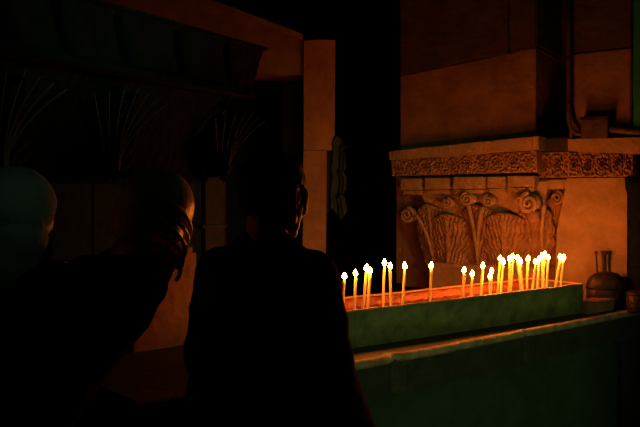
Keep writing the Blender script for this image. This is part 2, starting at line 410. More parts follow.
for i, (bx_, fx, fy, n, lab) in enumerate(CANDLES):
    s = TF.s(bx_, n); foot = TF(s, n, SZ-.03)
    d = foot.y
    rimz = z_of(HZ + (CZ-RZ)*F/d, d)
    ftop = Vector(((fx-320)/F*d, d, z_of(fy, d)))            # centre of the flame
    mid = Vector((foot.x, foot.y, RZ)); ax = (ftop-mid).normalized()
    foot = mid - ax*(RZ-SZ+.02)/ax.z
    top = ftop - ax*FH*.42
    L = (top-foot).length
    bm = bmesh.new(); K = 14; r0 = .0057+.0006*random.random(); bend = random.uniform(-.003, .003)
    pts = []; rr = []
    for k in range(K+1):
        t = k/K; pts.append(Vector((bend*math.sin(PI*t), 0, L*t))); rr.append(r0*(1.06-.12*t) if k < K else r0*.55)
    tube(bm, pts, rr, 12)
    # a run of spilled wax
    a0 = random.random()*6; tube(bm, [Vector((math.cos(a0)*r0*.9, math.sin(a0)*r0*.9, L*(1-.02-.25*q))) for q in (0, .3, .6, 1)], [.0012, .0018, .0016, .0022], 6)
    me = bpy.data.meshes.new('taper_candle'); bmesh.ops.recalc_face_normals(bm, faces=bm.faces); bm.to_mesh(me); bm.free()
    c = link('taper_candle', me, M['wax'], smooth=True, loc=foot)
    c.rotation_mode = 'QUATERNION'; c.rotation_quaternion = Vector((0, 0, 1)).rotation_difference(ax)
    tag(c, lab, 'candle', 'lit taper candles in the tray')
    bm = bmesh.new(); tube(bm, [(0, 0, L-.001), (.0004, 0, L+.004), (.0016, 0, L+.009)], [.0008, .0008, .0006], 6)
    me = bpy.data.meshes.new('wick'); bm.to_mesh(me); bm.free()
    wk = link('wick', me, M['wick']); wk.parent = c
    fo = link('flame', flame_bm(FH*random.uniform(.92, 1.08), .0098*random.uniform(.94, 1.06), random.uniform(-.003, .004)), M['flame'], smooth=True)
    fo.parent = c; fo.location = (0, 0, L+.0005)
    fo.rotation_mode = 'QUATERNION'; fo.rotation_quaternion = c.rotation_quaternion.inverted()

# ================================================================ carved wall on the right
ws = lambda px, n=0: WF.s(px, n)
s400, s535, s568, s640 = ws(400), ws(535), ws(568), ws(640)
def wz(px, py, n=0): return WF.z(px, py, n)
# masonry of the pier above the cornice, course by course
def wbox(px0, px1, n0, n1, zl0, zl1, zr0=None, zr1=None, **k):
    return rough_box(WF, ws(px0, n1), ws(px1, n1), n0, n1, zl0, zl1, zr0, zr1, **k)
pier = thing('stone_pier', 'tall stone pier of large plain blocks above the left carved capital', 'pier', WF(.45, -.2, 1.8))
zc_l, zc_r = wz(400, 151), wz(535, 139)
zj_l, zj_r = wz(400, 76), wz(535, 47)
obj('stone_block', wbox(400, 535.5, -.53, 0, zc_l-.03, zj_l-.003, zc_r-.03, zj_r-.003, amp=.004, seg=.06, wear=.008), M['stone_wall'], pier)
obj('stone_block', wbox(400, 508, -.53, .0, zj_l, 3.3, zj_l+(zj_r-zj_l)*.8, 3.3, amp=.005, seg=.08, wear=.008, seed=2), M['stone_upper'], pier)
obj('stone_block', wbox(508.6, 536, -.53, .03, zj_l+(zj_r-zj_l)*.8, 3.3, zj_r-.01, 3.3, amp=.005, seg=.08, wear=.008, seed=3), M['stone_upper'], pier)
# wall body below the capitals
o = obj('wall_right', rough_box(WF, ws(396, -.16), 2.4, -.5, -.16, LZ+.003, 1.94, amp=.003, seg=.1), M['stone_wall']); struct(o)
struct(obj('wall_rear', rough_box(WF, ws(400, -.55), 2.4, -.7, -.55, 1.945, 3.3, amp=.003, seg=.15), M['dark_stone']))
# capital with cornice
cap = thing('carved_capital', 'stone pilaster capital carved with tall acanthus leaves behind the candles', 'capital', WF(.45, -.05, 1.19))
def fol(a, b, per=7.5, seed=0, amp=.014):
    x = a*per; k = math.floor(x); fx = x-k-.5; fy = (b-.5)*1.15*(1 if k % 2 == 0 else -1)
    r = math.hypot(fx, fy)+1e-4; th_ = math.atan2(fy, fx)
    h = math.cos(th_*1+7.5*math.log(r+.12)*1.7 + (k % 2)*PI)          # scroll arm
    h2 = math.cos(th_*9+seed)*.5*max(0, 1-r*1.2)                       # leafy fingers
    h3 = noise.noise(Vector((a*per*9+seed, b*9, k)))*1.6
    e = min(1, min(b, 1-b)*9)*min(1, min(a, 1-a)*per*4)
    v = (max(0, h)**.7*.9+h2+h3*.7)
    return amp*e*v+.004
# cornice slab (plain band), frieze, lower mouldings
cl0, cl1 = wz(389, 161), wz(389, 152); cr0, cr1 = wz(540, 150.5), wz(540, 136.5)
obj('cornice', rough_box(WF, ws(388.5, .10), ws(538, .10), -.15, .10, cl0, cl1, cr0, cr1, amp=.003, seg=.05, wear=.006), M['stone'], cap)
fz = lambda px0, px1, yl0, yl1, yr0, yr1: (lambda a: (wz(px0, yl0)+(wz(px1, yr0)-wz(px0, yl0))*a, wz(px0, yl1)+(wz(px1, yr1)-wz(px0, yl1))*a))
zff = fz(391, 538, 176.5, 161, 172.5, 151)
bm = relief(WF, ws(391, .06), ws(537, .06), zff, .06, lambda a, b: fol(a, b, 10, 3)-.018*(1-b), 420, 64, back=.14)
obj('frieze', bm, M['stone_carved'], cap)
# abacus: broken run of blocks with gaps
for (p0, p1, y0, y1, n1) in ((400, 421, 190, 178.5, .045), (424, 449, 189.5, 178, .055), (452, 484, 189, 177, .075), (486.5, 504, 188, 176.5, .055), (507, 534, 187, 176, .05)):
    obj('abacus_block', rough_box(WF, ws(p0, n1), ws(p1, n1), -.14, n1, wz((p0+p1)/2, y0), wz((p0+p1)/2, y1), amp=.003, seg=.02, wear=.008, seed=p0), M['stone'], cap)
    obj('moulding', rough_box(WF, ws(p0+1.5, n1), ws(p1-1.5, n1), -.14, n1-.022, wz((p0+p1)/2, y0+4.5), wz((p0+p1)/2, y0+.6), amp=.002, seg=.02, wear=.005, seed=p1), M['stone'], cap)
# bell of the capital (tapers towards the bottom)
bm = bmesh.new(); rows = []
for k in range(13):
    t = k/12; z = 1.18+(1.70-1.18)*t
    sl = ws(429)+(ws(414)-ws(429))*t**2.5; sr = ws(541)+(ws(546)-ws(541))*t**2.5; nn = -.055+.02*t**2.5
    rows.append([bm.verts.new(WF(sl, -.16, z)), bm.verts.new(WF(sr, -.16, z)), bm.verts.new(WF(sr, nn, z)), bm.verts.new(WF(sl, nn, z))])
for X, Y in zip(rows, rows[1:]):
    for q in range(4): bm.faces.new((X[q], X[(q+1) % 4], Y[(q+1) % 4], Y[q]))
bm.faces.new(rows[0][::-1]); bm.faces.new(rows[-1])
obj('bell', bm, M['stone'], cap)
# leaves: rear row then front row
for (px, H, W, out, n0, lean, nb) in ((476, .42, .27, .05, -.03, 0, 11), (432, .42, .22, .06, -.03, -.03, 10), (531, .42, .24, .06, -.035, .02, 10)):
    obj('acanthus_leaf', leaf(WF, ws(px), n0, 1.20, H, W, out, ribs=nb, rib_amp=.011, lean=lean, curl=.02), M['stone_carved'], cap, True)
for (px, H, W, out, n0, lean, nb) in ((449, .355, .275, .05, .004, -.01, 11), (504, .37, .31, .055, .004, 0, 12)):
    obj('acanthus_leaf', leaf(WF, ws(px), n0, 1.195, H, W, out, ribs=nb, rib_amp=.013, lean=lean, curl=.022), M['stone_carved'], cap, True)
# volutes
for (px, py, R, flip, n) in ((407, 215, .045, 1, .02), (467, 199, .036, -1, .085), (529, 203, .055, -1, .06), (520, 201, .03, 1, .06), (447, 203, .03, 1, .06), (488, 201, .03, -1, .06)):
    bm = bmesh.new(); spiral(bm, WF, ws(px, n), n, wz(px, py, n), R, r=R*.3, flip=flip)
    # disc behind the scroll
    c0 = WF(ws(px, n), n-.008, wz(px, py, n)); N3 = Vector((WF.N.x, WF.N.y, 0)); D3 = Vector((WF.D.x, WF.D.y, 0))
    ra = [bm.verts.new(c0+(D3*math.cos(a*PI/12)+Vector((0, 0, 1))*math.sin(a*PI/12))*R*.95) for a in range(24)]
    rb = [bm.verts.new(v.co-N3*(n+.1)) for v in ra]
    for k in range(24): bm.faces.new((ra[k], ra[(k+1) % 24], rb[(k+1) % 24], rb[k]))
    bm.faces.new(ra); bm.faces.new(rb[::-1])
    obj('volute', bm, M['stone'], cap, True)
# seashell / egg ornament right of the centre
bm = bmesh.new()
c0 = WF(ws(533, .05), .045, wz(533, 216, .05))
bmesh.ops.create_uvsphere(bm, u_segments=40, v_segments=20, radius=.05, matrix=Matrix.Translation(c0))
for v in bm.verts:
    q = v.co-c0; a = math.atan2(q.z+.05, q.dot(Vector((WF.D.x, WF.D.y, 0)))); v.co = c0+Vector((q.x*.75, q.y*.75, q.z*.85))*(1+.10*math.cos(a*12))
obj('shell_ornament', bm, M['stone_carved'], cap, True)
# stems rising between leaves
for (a, b_) in (((476, 262), (470, 205)), ((476, 262), (484, 207)), ((430, 255), (418, 215)), ((541, 250), (546, 205))):
    bm = bmesh.new()
    pts = []
    for k in range(10):
        t = k/9; px = a[0]+(b_[0]-a[0])*t**2; py = a[1]+(b_[1]-a[1])*t; pts.append(WF(ws(px, .02), .0+.05*t, wz(px, py, .02)))
    tube(bm, pts, [.008+.006*k/9 for k in range(10)], 8)
    obj('stem', bm, M['stone'], cap, True)
# astragal and plain shaft
obj('astragal', rough_box(WF, ws(427), ws(543), -.15, .012, 1.165, 1.19, amp=.002, seg=.04, wear=.008), M['stone'], cap)
sh = obj('pilaster_shaft', rough_box(WF, ws(429, -.02), ws(541, -.02), -.15, -.02, LZ, 1.166, amp=.003, seg=.06, wear=.008), M['stone'], cap)

# return of the carved band inside the recess, with narrow capital
ret = thing('carved_capital', 'narrow shadowed carved capital and band set back in the corner between two piers', 'capital', WF(s535+.1, -.15, 1.19))
zf2 = fz(538, 568, 178, 152, 178, 151)
obj('frieze', relief(WF, ws(538, -.06), ws(568, -.06)+.01, zf2, -.06, lambda a, b: fol(a, b, 2.4, 5), 90, 64, back=.15), M['stone_carved'], ret)
obj('cornice', rough_box(WF, s535+.0, s568+.03, -.15, -.055, wz(550, 151.5), wz(550, 137), amp=.002, seg=.04), M['dark_stone'], ret)  # darker than the neighbouring cornices: recess shade put into the colour
obj('acanthus_leaf', leaf(WF, ws(551, -.05), -.10, 1.20, .47, .13, .04, ribs=11, rib_amp=.008, curl=.02), M['stone_carved'], ret, True)
obj('abacus_block', rough_box(WF, ws(537, -.05), ws(566, -.05), -.16, -.05, wz(550, 189), wz(550, 179), amp=.003, seg=.02), M['stone'], ret)
bm = bmesh.new(); spiral(bm, WF, ws(556, -.03), -.05, wz(556, 198), .035, r=.011); obj('volute', bm, M['stone_carved'], ret, True)

# second pier: plain slab, carved band, blocks above
p2 = thing('stone_pier', 'stone pier with a carved band over a smooth amber slab at the right end', 'pier', WF(1.4, -.2, LZ))
obj('cornice', rough_box(WF, ws(567.5, .05), 2.3, -.15, .05, wz(568, 152), wz(568, 139.5), wz(640, 152)-.06, wz(640, 137)+.0, amp=.003, seg=.05, wear=.006), M['stone'], p2)
s_e = ws(632)
zf3 = fz(568, 636, 177.5, 153, 177, 150)
obj('frieze', relief(WF, ws(567.5, .02), ws(633, .02), zf3, .02, lambda a, b: fol(a, b, 4.6, 9), 230, 64, back=.14), M['stone_carved'], p2)
# slab whose left edge slants
bm = bmesh.new()
zt = wz(600, 178)
pl = [(ws(554), LZ), (ws(627), LZ), (ws(627), zt), (ws(567), zt), (ws(562), wz(562, 205)), (ws(557), wz(557, 230))]
f_ = [bm.verts.new(WF(s, 0+.004*noise.noise(Vector((s*4, z*4, 0))), z)) for s, z in pl]; r_ = [bm.verts.new(WF(s, -.13, z)) for s, z in pl]
bm.faces.new(f_); bm.faces.new(r_[::-1])
for k in range(6): bm.faces.new((f_[k], r_[k], r_[(k+1) % 6], f_[(k+1) % 6]))
obj('stone_block', bm, M['stone'], p2, bevel=.008)
obj('stone_block', wbox(569, 632, -.53, -.02, wz(568, 139)+.0, wz(568, 54), wz(632, 139), wz(632, 46), amp=.005, seg=.06, wear=.01), M['stone_wall'], p2)
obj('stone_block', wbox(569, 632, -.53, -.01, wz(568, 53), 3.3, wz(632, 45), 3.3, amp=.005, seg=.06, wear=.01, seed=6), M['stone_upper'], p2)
# round dark column beyond the slab
bm = bmesh.new(); c0 = WF(ws(641), -.0, LZ)
lathe(bm, c0, [(.085, 0), (.085, .02), (.07, .05)]+[(.066+.006*math.sin(k*1.7), .05+.03*k) for k in range(1, 20)]+[(.08, .66), (.085, zt-LZ-.002)], 28)
tag(obj('stone_colonnette', bm, M['stone_shaded'], smooth=True), 'slim dark ringed column shaft at the right edge under the carved band', 'column')
# green strip
bm = wbox(633, 668, -.53, .015, wz(640, 133), 3.3, wz(665, 133), 3.3, amp=.002, seg=.2, wear=.006)
tag(obj('plaster_panel', bm, M['green_panel']), 'green lit upright panel at the right edge above the pipe', 'panel')

# conduit pipe with its box
n_ = .03
path = [(568.5, -20), (568.5, 38), (568.5, 80), (568.5, 112), (569, 122), (571.5, 129.5), (576, 133.5), (583, 134.5)]
bm = bmesh.new(); tube(bm, [WF(ws(px, n_), n_, wz(px, py, n_)) for px, py in path], .013, 12)
pp = tag(obj('conduit_pipe', bm, M['pipe'], smooth=True), 'thin dark conduit running down the corner and bending into the metal box', 'pipe')
for py in (60, 104):
    bm = bmesh.new(); q = WF(ws(568.5, n_), n_, wz(568.5, py, n_)); lathe(bm, q, [(.0155, 0), (.0165, .003), (.0165, .012), (.0155, .015)], 14)
    fbox(bm, WF, ws(568.5, n_)-.012, ws(568.5, n_)+.012, -.02, n_-.005, q.z+.002, q.z+.013)
    obj('clip', bm, M['iron'], pp)
jb = obj('junction_box', rough_box(WF, ws(581, .06), ws(607.5, .06), -.02, .06, wz(594, 138.5, .06), wz(594, 119, .06), amp=.001, seg=.05, wear=.006), M['pipe'])
tag(jb, 'squat metal box sitting on the cornice where the pipe bends', 'box')
obj('lid', rough_box(WF, ws(580, .066), ws(608.5, .066), -.02, .066, wz(594, 119, .06), wz(594, 116.6, .06), amp=.001, seg=.05, wear=.003), M['iron'], jb)
bm = bmesh.new(); tube(bm, [WF(ws(px, .025), .025, wz(px, py, .025)) for px, py in ((607.5, 129), (618, 130), (630, 131.5), (650, 132))], .021, 14)
tag(obj('conduit_pipe', bm, M['pipe'], smooth=True), 'thick horizontal pipe leaving the right side of the metal box', 'pipe')

# things on the ledge right of the tray
Q = P(606, 305, 4.40); Q.z = LZ+.001
pot = thing('lidded_pot', 'dark round-topped metal pot on the ledge right of the tray', 'pot', Q)
bm = bmesh.new(); lathe(bm, Q, [(.092, 0), (.104, .01), (.108, .06), (.106, .105), (.100, .112)], 36, 1, .62); obj('pot_body', bm, M['iron'], pot, True)
bm = bmesh.new(); lathe(bm, Q, [(.110, .108), (.112, .114), (.104, .145), (.088, .172), (.06, .192), (.03, .200), (.004, .202)], 36, 1, .62); obj('pot_lid', bm, M['iron'], pot, True)
for px, py0, py1, cat_l in ((597.5, 275, 251, 'left of two burnt-out dark-tipped tapers sticking up behind the pot'), (605, 275, 251, 'right and thicker of two dark-tipped tapers sticking up behind the pot')):
    d = Q.y+.085; a = P(px+1.5, 0, d); a.z = LZ; b_ = P(px-(1.5 if px < 600 else 0), py1, d)
    bm = bmesh.new(); r0 = .006 if px < 600 else .009
    tube(bm, [a.lerp(b_, t) for t in (0, .3, .6, .93)], [r0, r0, r0*.9, r0*.85], 10)
    st = obj('unlit_taper', bm, M['iron'], smooth=True); tag(st, cat_l, 'candle', 'unlit tapers behind the pot')
    bm = bmesh.new(); tube(bm, [a.lerp(b_, t) for t in (.93, .95, .985, 1.0)], [r0*.9, r0*1.6, r0*1.6, r0*.9], 10); obj('tip', bm, M['pipe'], st, True)
Q2 = P(598, 311, 4.12); s2, n2 = LF.s(585, -.10), -.10
bx = obj('wooden_box', rough_box(LF, LF.s(584.5, -.1), LF.s(611, -.1), -.17, -.08, LZ+.001, LZ+.055, amp=.001, seg=.04, wear=.004), M['box_wood'])
tag(bx, 'small low brown wooden box at the right end of the tray', 'box')
obj('lid', rough_box(LF, LF.s(584, -.1), LF.s(611.5, -.1), -.173, -.077, LZ+.0555, LZ+.064, amp=.0006, seg=.04, wear=.003), M['box_wood'], bx)
# dark tin at the right edge
Q3 = P(636, 300, 4.28); Q3.z = LZ+.001
tin = thing('metal_can', 'dark low metal can with a knobbed lid at the right edge of the ledge', 'can', Q3)
bm = bmesh.new(); lathe(bm, Q3, [(.048, 0), (.05, .004), (.05, .085), (.048, .09)], 28); obj('can_body', bm, M['iron'], tin, True)
bm = bmesh.new(); lathe(bm, Q3, [(.052, .088), (.052, .1), (.04, .108), (.012, .112)], 28); lid = obj('can_lid', bm, M['iron'], tin, True)
bm = bmesh.new(); lathe(bm, Q3, [(.006, .112), (.011, .122), (.009, .132), (.002, .135)], 16); obj('knob', bm, M['iron'], lid, True)

# ================================================================ doorway behind the man
DF = Frame((-1.3, 5.0), (1, .06), (.06, -1))
dz = lambda px, py: DF.z(px, py)
frame_ = thing('stone_doorway', 'pale stone doorway with a sloping lintel and a stepped right jamb, behind the man', 'doorway', DF(1.2, 0, 0))
def poly_slab(fr, pts, n0, n1):
    bm = bmesh.new(); f_ = [bm.verts.new(fr(s, n1, z)) for s, z in pts]; r_ = [bm.verts.new(fr(s, n0, z)) for s, z in pts]
    bm.faces.new(f_); bm.faces.new(r_[::-1]); n = len(pts)
    for k in range(n): bm.faces.new((f_[k], r_[k], r_[(k+1) % n], f_[(k+1) % n]))
    return bm
dp = lambda px, py: (DF.s(px), dz(px, py))
obj('lintel', poly_slab(DF, [dp(90, -12), dp(90, 70), dp(303, 75), dp(303, 41), dp(240, 17), dp(150, -16)], -.3, 0), M['stone_wall'], frame_, bevel=.012)
obj('moulding', poly_slab(DF, [dp(120, -25), dp(150, -16), dp(240, 17), dp(303, 41), dp(303, 35), dp(240, 11), dp(150, -22)], -.3, .03), M['stone_wall'], frame_, bevel=.006)
obj('jamb', poly_slab(DF, [dp(303.6, 150.5), dp(334, 150.5), dp(335, 41), dp(318, 40.5), dp(303.6, 41.5)], -.3, .03), M['stone_door'], frame_, bevel=.012)
zb = dz(300, 151)
obj('jamb', poly_slab(DF, [(DF.s(301), 0), (DF.s(324), 0), dp(327, 151), dp(303.6, 151)], -.3, .0), M['stone_door'], frame_, bevel=.012)
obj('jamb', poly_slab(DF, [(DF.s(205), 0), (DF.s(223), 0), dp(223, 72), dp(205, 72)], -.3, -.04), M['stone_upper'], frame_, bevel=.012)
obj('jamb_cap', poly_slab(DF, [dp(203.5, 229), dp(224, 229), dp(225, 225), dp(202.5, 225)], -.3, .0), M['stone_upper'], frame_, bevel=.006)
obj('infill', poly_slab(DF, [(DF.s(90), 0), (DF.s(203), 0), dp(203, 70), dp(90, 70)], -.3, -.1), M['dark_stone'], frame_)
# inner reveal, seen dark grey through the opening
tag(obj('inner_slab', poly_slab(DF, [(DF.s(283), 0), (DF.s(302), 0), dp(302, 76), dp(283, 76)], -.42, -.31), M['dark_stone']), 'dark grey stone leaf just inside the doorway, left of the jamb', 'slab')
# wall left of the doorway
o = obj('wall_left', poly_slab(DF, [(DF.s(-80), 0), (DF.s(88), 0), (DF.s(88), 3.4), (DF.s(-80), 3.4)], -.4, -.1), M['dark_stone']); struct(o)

# hanging cloth right of the jamb
bm = bmesh.new(); g = []
CFm = Frame((DF(DF.s(330), 0, 0).x, 5.05), (1, 0), (0, -1))
for i in range(41):
    a = i/40; row = []
    for j in range(61):
        b_ = j/60; px = 327+19*a*(1-.12*math.sin(b_*9)); w_ = (1-b_)
        y0 = 134+10*a+3*math.sin(a*9); y1 = 214-5*math.sin(a*7)
        py = y0+(y1-y0)*b_
        px += 2.2*math.sin(b_*7+1)*(a)
        d = 5.06+.014*math.sin(a*11+b_*2)+.006*math.sin(a*29+b_*5)+.02*b_; px -= 3*a*max(0, math.sin(b_*19))**3
        row.append(bm.verts.new(P(px, py, d)))
    g.append(row)
for i in range(40):
    for j in range(60): bm.faces.new((g[i][j], g[i+1][j], g[i+1][j+1], g[i][j+1]))
cl = obj('hanging_cloth', bm, M['cloth'], smooth=True)
sm = cl.modifiers.new('thickness', 'SOLIDIFY'); sm.thickness = .004
tag(cl, 'pale grey-green cloth hanging in folds right beside the stepped door jamb', 'cloth')

# ================================================================ near left pier: block and capital in shadow
NF = Frame((-.193, 2.8), (-.486, -.874), (.874, -.486))
lp = thing('stone_pier', 'massive shadowed pier at upper left with tongue-carved block and leafy capital', 'pier', NF(.8, -.5, 0))
zb0, zb1 = 1.975, 2.150
notch = [(NF.s(px), 0) for px in (243, 196, 141, 82, 20)]
def ent(a, b):
    s = 1.9*a
    h = -.05+.055*b**1.6                                     # cavetto flaring to the top
    for s_i, _ in notch:
        t = (s - s_i) - (b-.12)*.115
        h -= .030*math.exp(-(t/.010)**2)*min(1, max(0, (b-.14)*8))*min(1, max(0, (.92-b)*8))
        t2 = (t % .1)
        h += .012*math.exp(-((t+.05)/.035)**2)*(b > .14)*(1-b)
    if b < .13: h = -.035
    if b > .93: h = .012
    h += .004*noise.noise(Vector((s*12, b*3, 0)))
    return h
obj('entablature', relief(NF, 0, 1.9, lambda a: (zb0, zb1), 0, ent, 380, 60, back=.6), M['stone_shaded'], lp)
# core of the capital
bm = bmesh.new(); rows = []
for k in range(11):
    t = k/10; z = 1.69+(1.974-1.69)*t; sl = .075-.045*t**2; nn = -.23+.12*t**2
    rows.append([bm.verts.new(NF(sl, -.6, z)), bm.verts.new(NF(1.75, -.6, z)), bm.verts.new(NF(1.75, nn, z)), bm.verts.new(NF(sl, nn, z))])
for X, Y in zip(rows, rows[1:]):
    for q in range(4): bm.faces.new((X[q], X[(q+1) % 4], Y[(q+1) % 4], Y[q]))
bm.faces.new(rows[0][::-1]); bm.faces.new(rows[-1])
obj('bell', bm, M['stone_shaded'], lp)
for px, H, W in ((232, .25, .26), (122, .26, .34), (8, .26, .34)):
    s = NF.s(px, -.14)
    obj('acanthus_leaf', leaf(NF, s, -.19, 1.70, H, W, .08, ribs=5, rib_amp=.012, curl=.03, narrow=.35), M['stone_shaded'], lp, True)
    bm = bmesh.new()
    for k in range(-3, 4):
        pts = []
        for q in range(12):
            t = q/11; pts.append(NF(s+k*(.010+.042*t**1.8), -.155+.08*t**2-.008*abs(k), 1.71+(H-.02-.01*abs(k))*t))
        tube(bm, pts, [.0028]*12, 8)
    obj('leaf_rib', bm, M['rib_stone'], lp, True)
obj('necking', rough_box(NF, .06, 1.76, -.6, -.20, 1.672, 1.692, amp=.002, seg=.08), M['stone_shaded'], lp)
obj('shaft', rough_box(NF, .40, 1.7, -.85, -.60, 0, 1.673, amp=.005, seg=.12), M['stone_shaded'], lp)

# ================================================================ people
def remesh(name, caps, voxel, m, parent=None, smooth_it=4, extra=None, wrinkle=0):
    """join tapered capsules into one continuous skin"""
    bm = bmesh.new()
    for c in caps:
        p, r, q, r2 = c; p = Vector(p); q = Vector(q)
        d = q-p; L = d.length
        if L < 1e-5:
            bmesh.ops.create_uvsphere(bm, u_segments=20, v_segments=12, radius=r, matrix=Matrix.Translation(p)); continue
        t = d.normalized(); K = 8; pts = []; rr = []
        for k in range(K+1):
            a = -PI/2+PI/2*k/K*.98+.02; pts.append(p+t*r*math.sin(a)); rr.append(max(.0005, r*math.cos(a)))
        for k in range(1, K+1):
            a = PI/2*k/K*.98; pts.append(q+t*r2*math.sin(a)); rr.append(max(.0005, r2*math.cos(a)))
        tube(bm, pts, rr, 20)
    if extra: extra(bm)
    bmesh.ops.recalc_face_normals(bm, faces=bm.faces)
    me = bpy.data.meshes.new('tmp'); bm.to_mesh(me); bm.free()
    o = bpy.data.objects.new('tmp', me); COL.objects.link(o)
    md = o.modifiers.new('r', 'REMESH'); md.mode = 'VOXEL'; md.voxel_size = voxel
    sm = o.modifiers.new('s', 'SMOOTH'); sm.factor = .5; sm.iterations = smooth_it
    dg = bpy.context.evaluated_depsgraph_get(); dg.update()
    me2 = bpy.data.meshes.new_from_object(o.evaluated_get(dg))
    bpy.data.objects.remove(o); bpy.data.meshes.remove(me)
    b2 = bmesh.new(); b2.from_mesh(me2); bpy.data.meshes.remove(me2)
    if wrinkle:
        for v in b2.verts:
            p = v.co; v.co = p+v.normal*(wrinkle*(noise.noise(Vector((p.x*7, p.y*7, p.z*16)))+.5*noise.noise(Vector((p.x*20, p.y*20, p.z*34)))))
    return obj(name, b2, m, parent, True)
def ell(c, R, rx, ry, rz, us=28, vs_=18):
    def f(bm):
        mt = Matrix.Translation(c) @ R.to_4x4() @ Matrix.Diagonal((rx, ry, rz, 1))
        bmesh.ops.create_uvsphere(bm, u_segments=us, v_segments=vs_, radius=1, matrix=mt)
    return f
def head_parts(c, R):
    """c = head centre, R = rotation (local +Y is where the face looks, +X its right hand side)"""
    L = lambda x, y, z: c + R @ Vector((x, y, z))
    caps = []
    fs = [ell(L(0, -.012, .030), R, .074, .094, .085), ell(L(0, .030, -.02), R, .060, .062, .085), ell(L(0, .042, -.070), R, .042, .042, .038)]
    caps += [(L(0, .090, .012), .010, L(0, .108, -.022), .012), (L(0, .100, -.026), .010, L(0, .096, -.030), .010)]   # nose
    caps += [(L(.013, .094, -.030), .008, L(.010, .090, -.030), .008), (L(-.013, .094, -.030), .008, L(-.010, .090, -.030), .008)]
    caps += [(L(-.020, .083, -.052), .006, L(.020, .083, -.052), .006), (L(-.016, .083, -.061), .007, L(.016, .083, -.061), .007)]  # lips
    caps += [(L(-.036, .078, .026), .010, L(-.012, .088, .022), .010), (L(.036, .078, .026), .010, L(.012, .088, .022), .010)]    # brows
    caps += [(L(-.031, .072, .004), .012, L(-.031, .072, .005), .012), (L(.031, .072, .004), .012, L(.031, .072, .005), .012)]      # eyes
    caps += [(L(-.040, .058, -.02), .018, L(-.03, .074, -.028), .014), (L(.040, .058, -.02), .018, L(.03, .074, -.028), .014)]        # cheeks
    caps += [(L(0, .080, -.088), .014, L(0, .074, -.090), .014), (L(-.058, .0, -.05), .016, L(-.02, .06, -.088), .016), (L(.058, .0, -.05), .016, L(.02, .06, -.088), .016)]
    for sx in (-1, 1):                                            # ears: rim, inner fold, lobe
        ring = []
        for k in range(11):
            a = -1.95+k*.39; ring.append(L(sx*(.080+.010*max(0, math.cos(a))), -.012-.019*math.cos(a), .031*math.sin(a)))
        for a_, b_ in zip(ring, ring[1:]): caps.append((a_, .0055, b_, .0055))
        caps.append((L(sx*.046, .040, .012), .031, L(sx*.044, .046, -.022), .028)); caps.append((L(sx*.050, .020, -.020), .026, L(sx*.036, .034, -.070), .022))
        caps.append((L(sx*.075, .000, -.002), .010, L(sx*.076, -.008, .014), .010))
        caps.append((L(sx*.079, -.001, -.030), .0085, L(sx*.079, -.004, -.022), .008))
    return caps, fs
def hand_caps(wr, d, side, nrm):
    """wr wrist point, d pointing along the hand, side towards the thumb, nrm = palm side (fingers curl there)"""
    d = Vector(d).normalized(); side = Vector(side); side = (side-d*side.dot(d)).normalized(); nrm = d.cross(side) if d.cross(side).dot(Vector(nrm)) > 0 else -d.cross(side)
    caps = []
    for k in range(4):
        o_ = side*(.030-.020*k); caps.append((wr+o_*.6+d*.012, .014, wr+o_+d*.082, .0115))
    for k, ln in enumerate((.070, .078, .073, .058)):
        p = wr+side*(.031-.0205*k)+d*.086; dd = d.copy(); q = p
        for j, f in enumerate((.45, .32, .23)):
            dd = (dd+nrm*(.28+.18*j)).normalized(); q2 = q+dd*ln*f; caps.append((q, .0088-.0008*j, q2, .0082-.0008*j)); q = q2
    p = wr+side*.026+d*.022; q = p+(side*.8+d*.6+nrm*.25).normalized()*.038; caps.append((p, .014, q, .0105))
    q2 = q+(side*.35+d*.9+nrm*.35).normalized()*.030; caps.append((q, .0100, q2, .0090)); q3 = q2+(d*.9+nrm*.5).normalized()*.024; caps.append((q2, .009, q3, .0075))
    return caps
def rotz(a): return Matrix.Rotation(a, 3, 'Z')

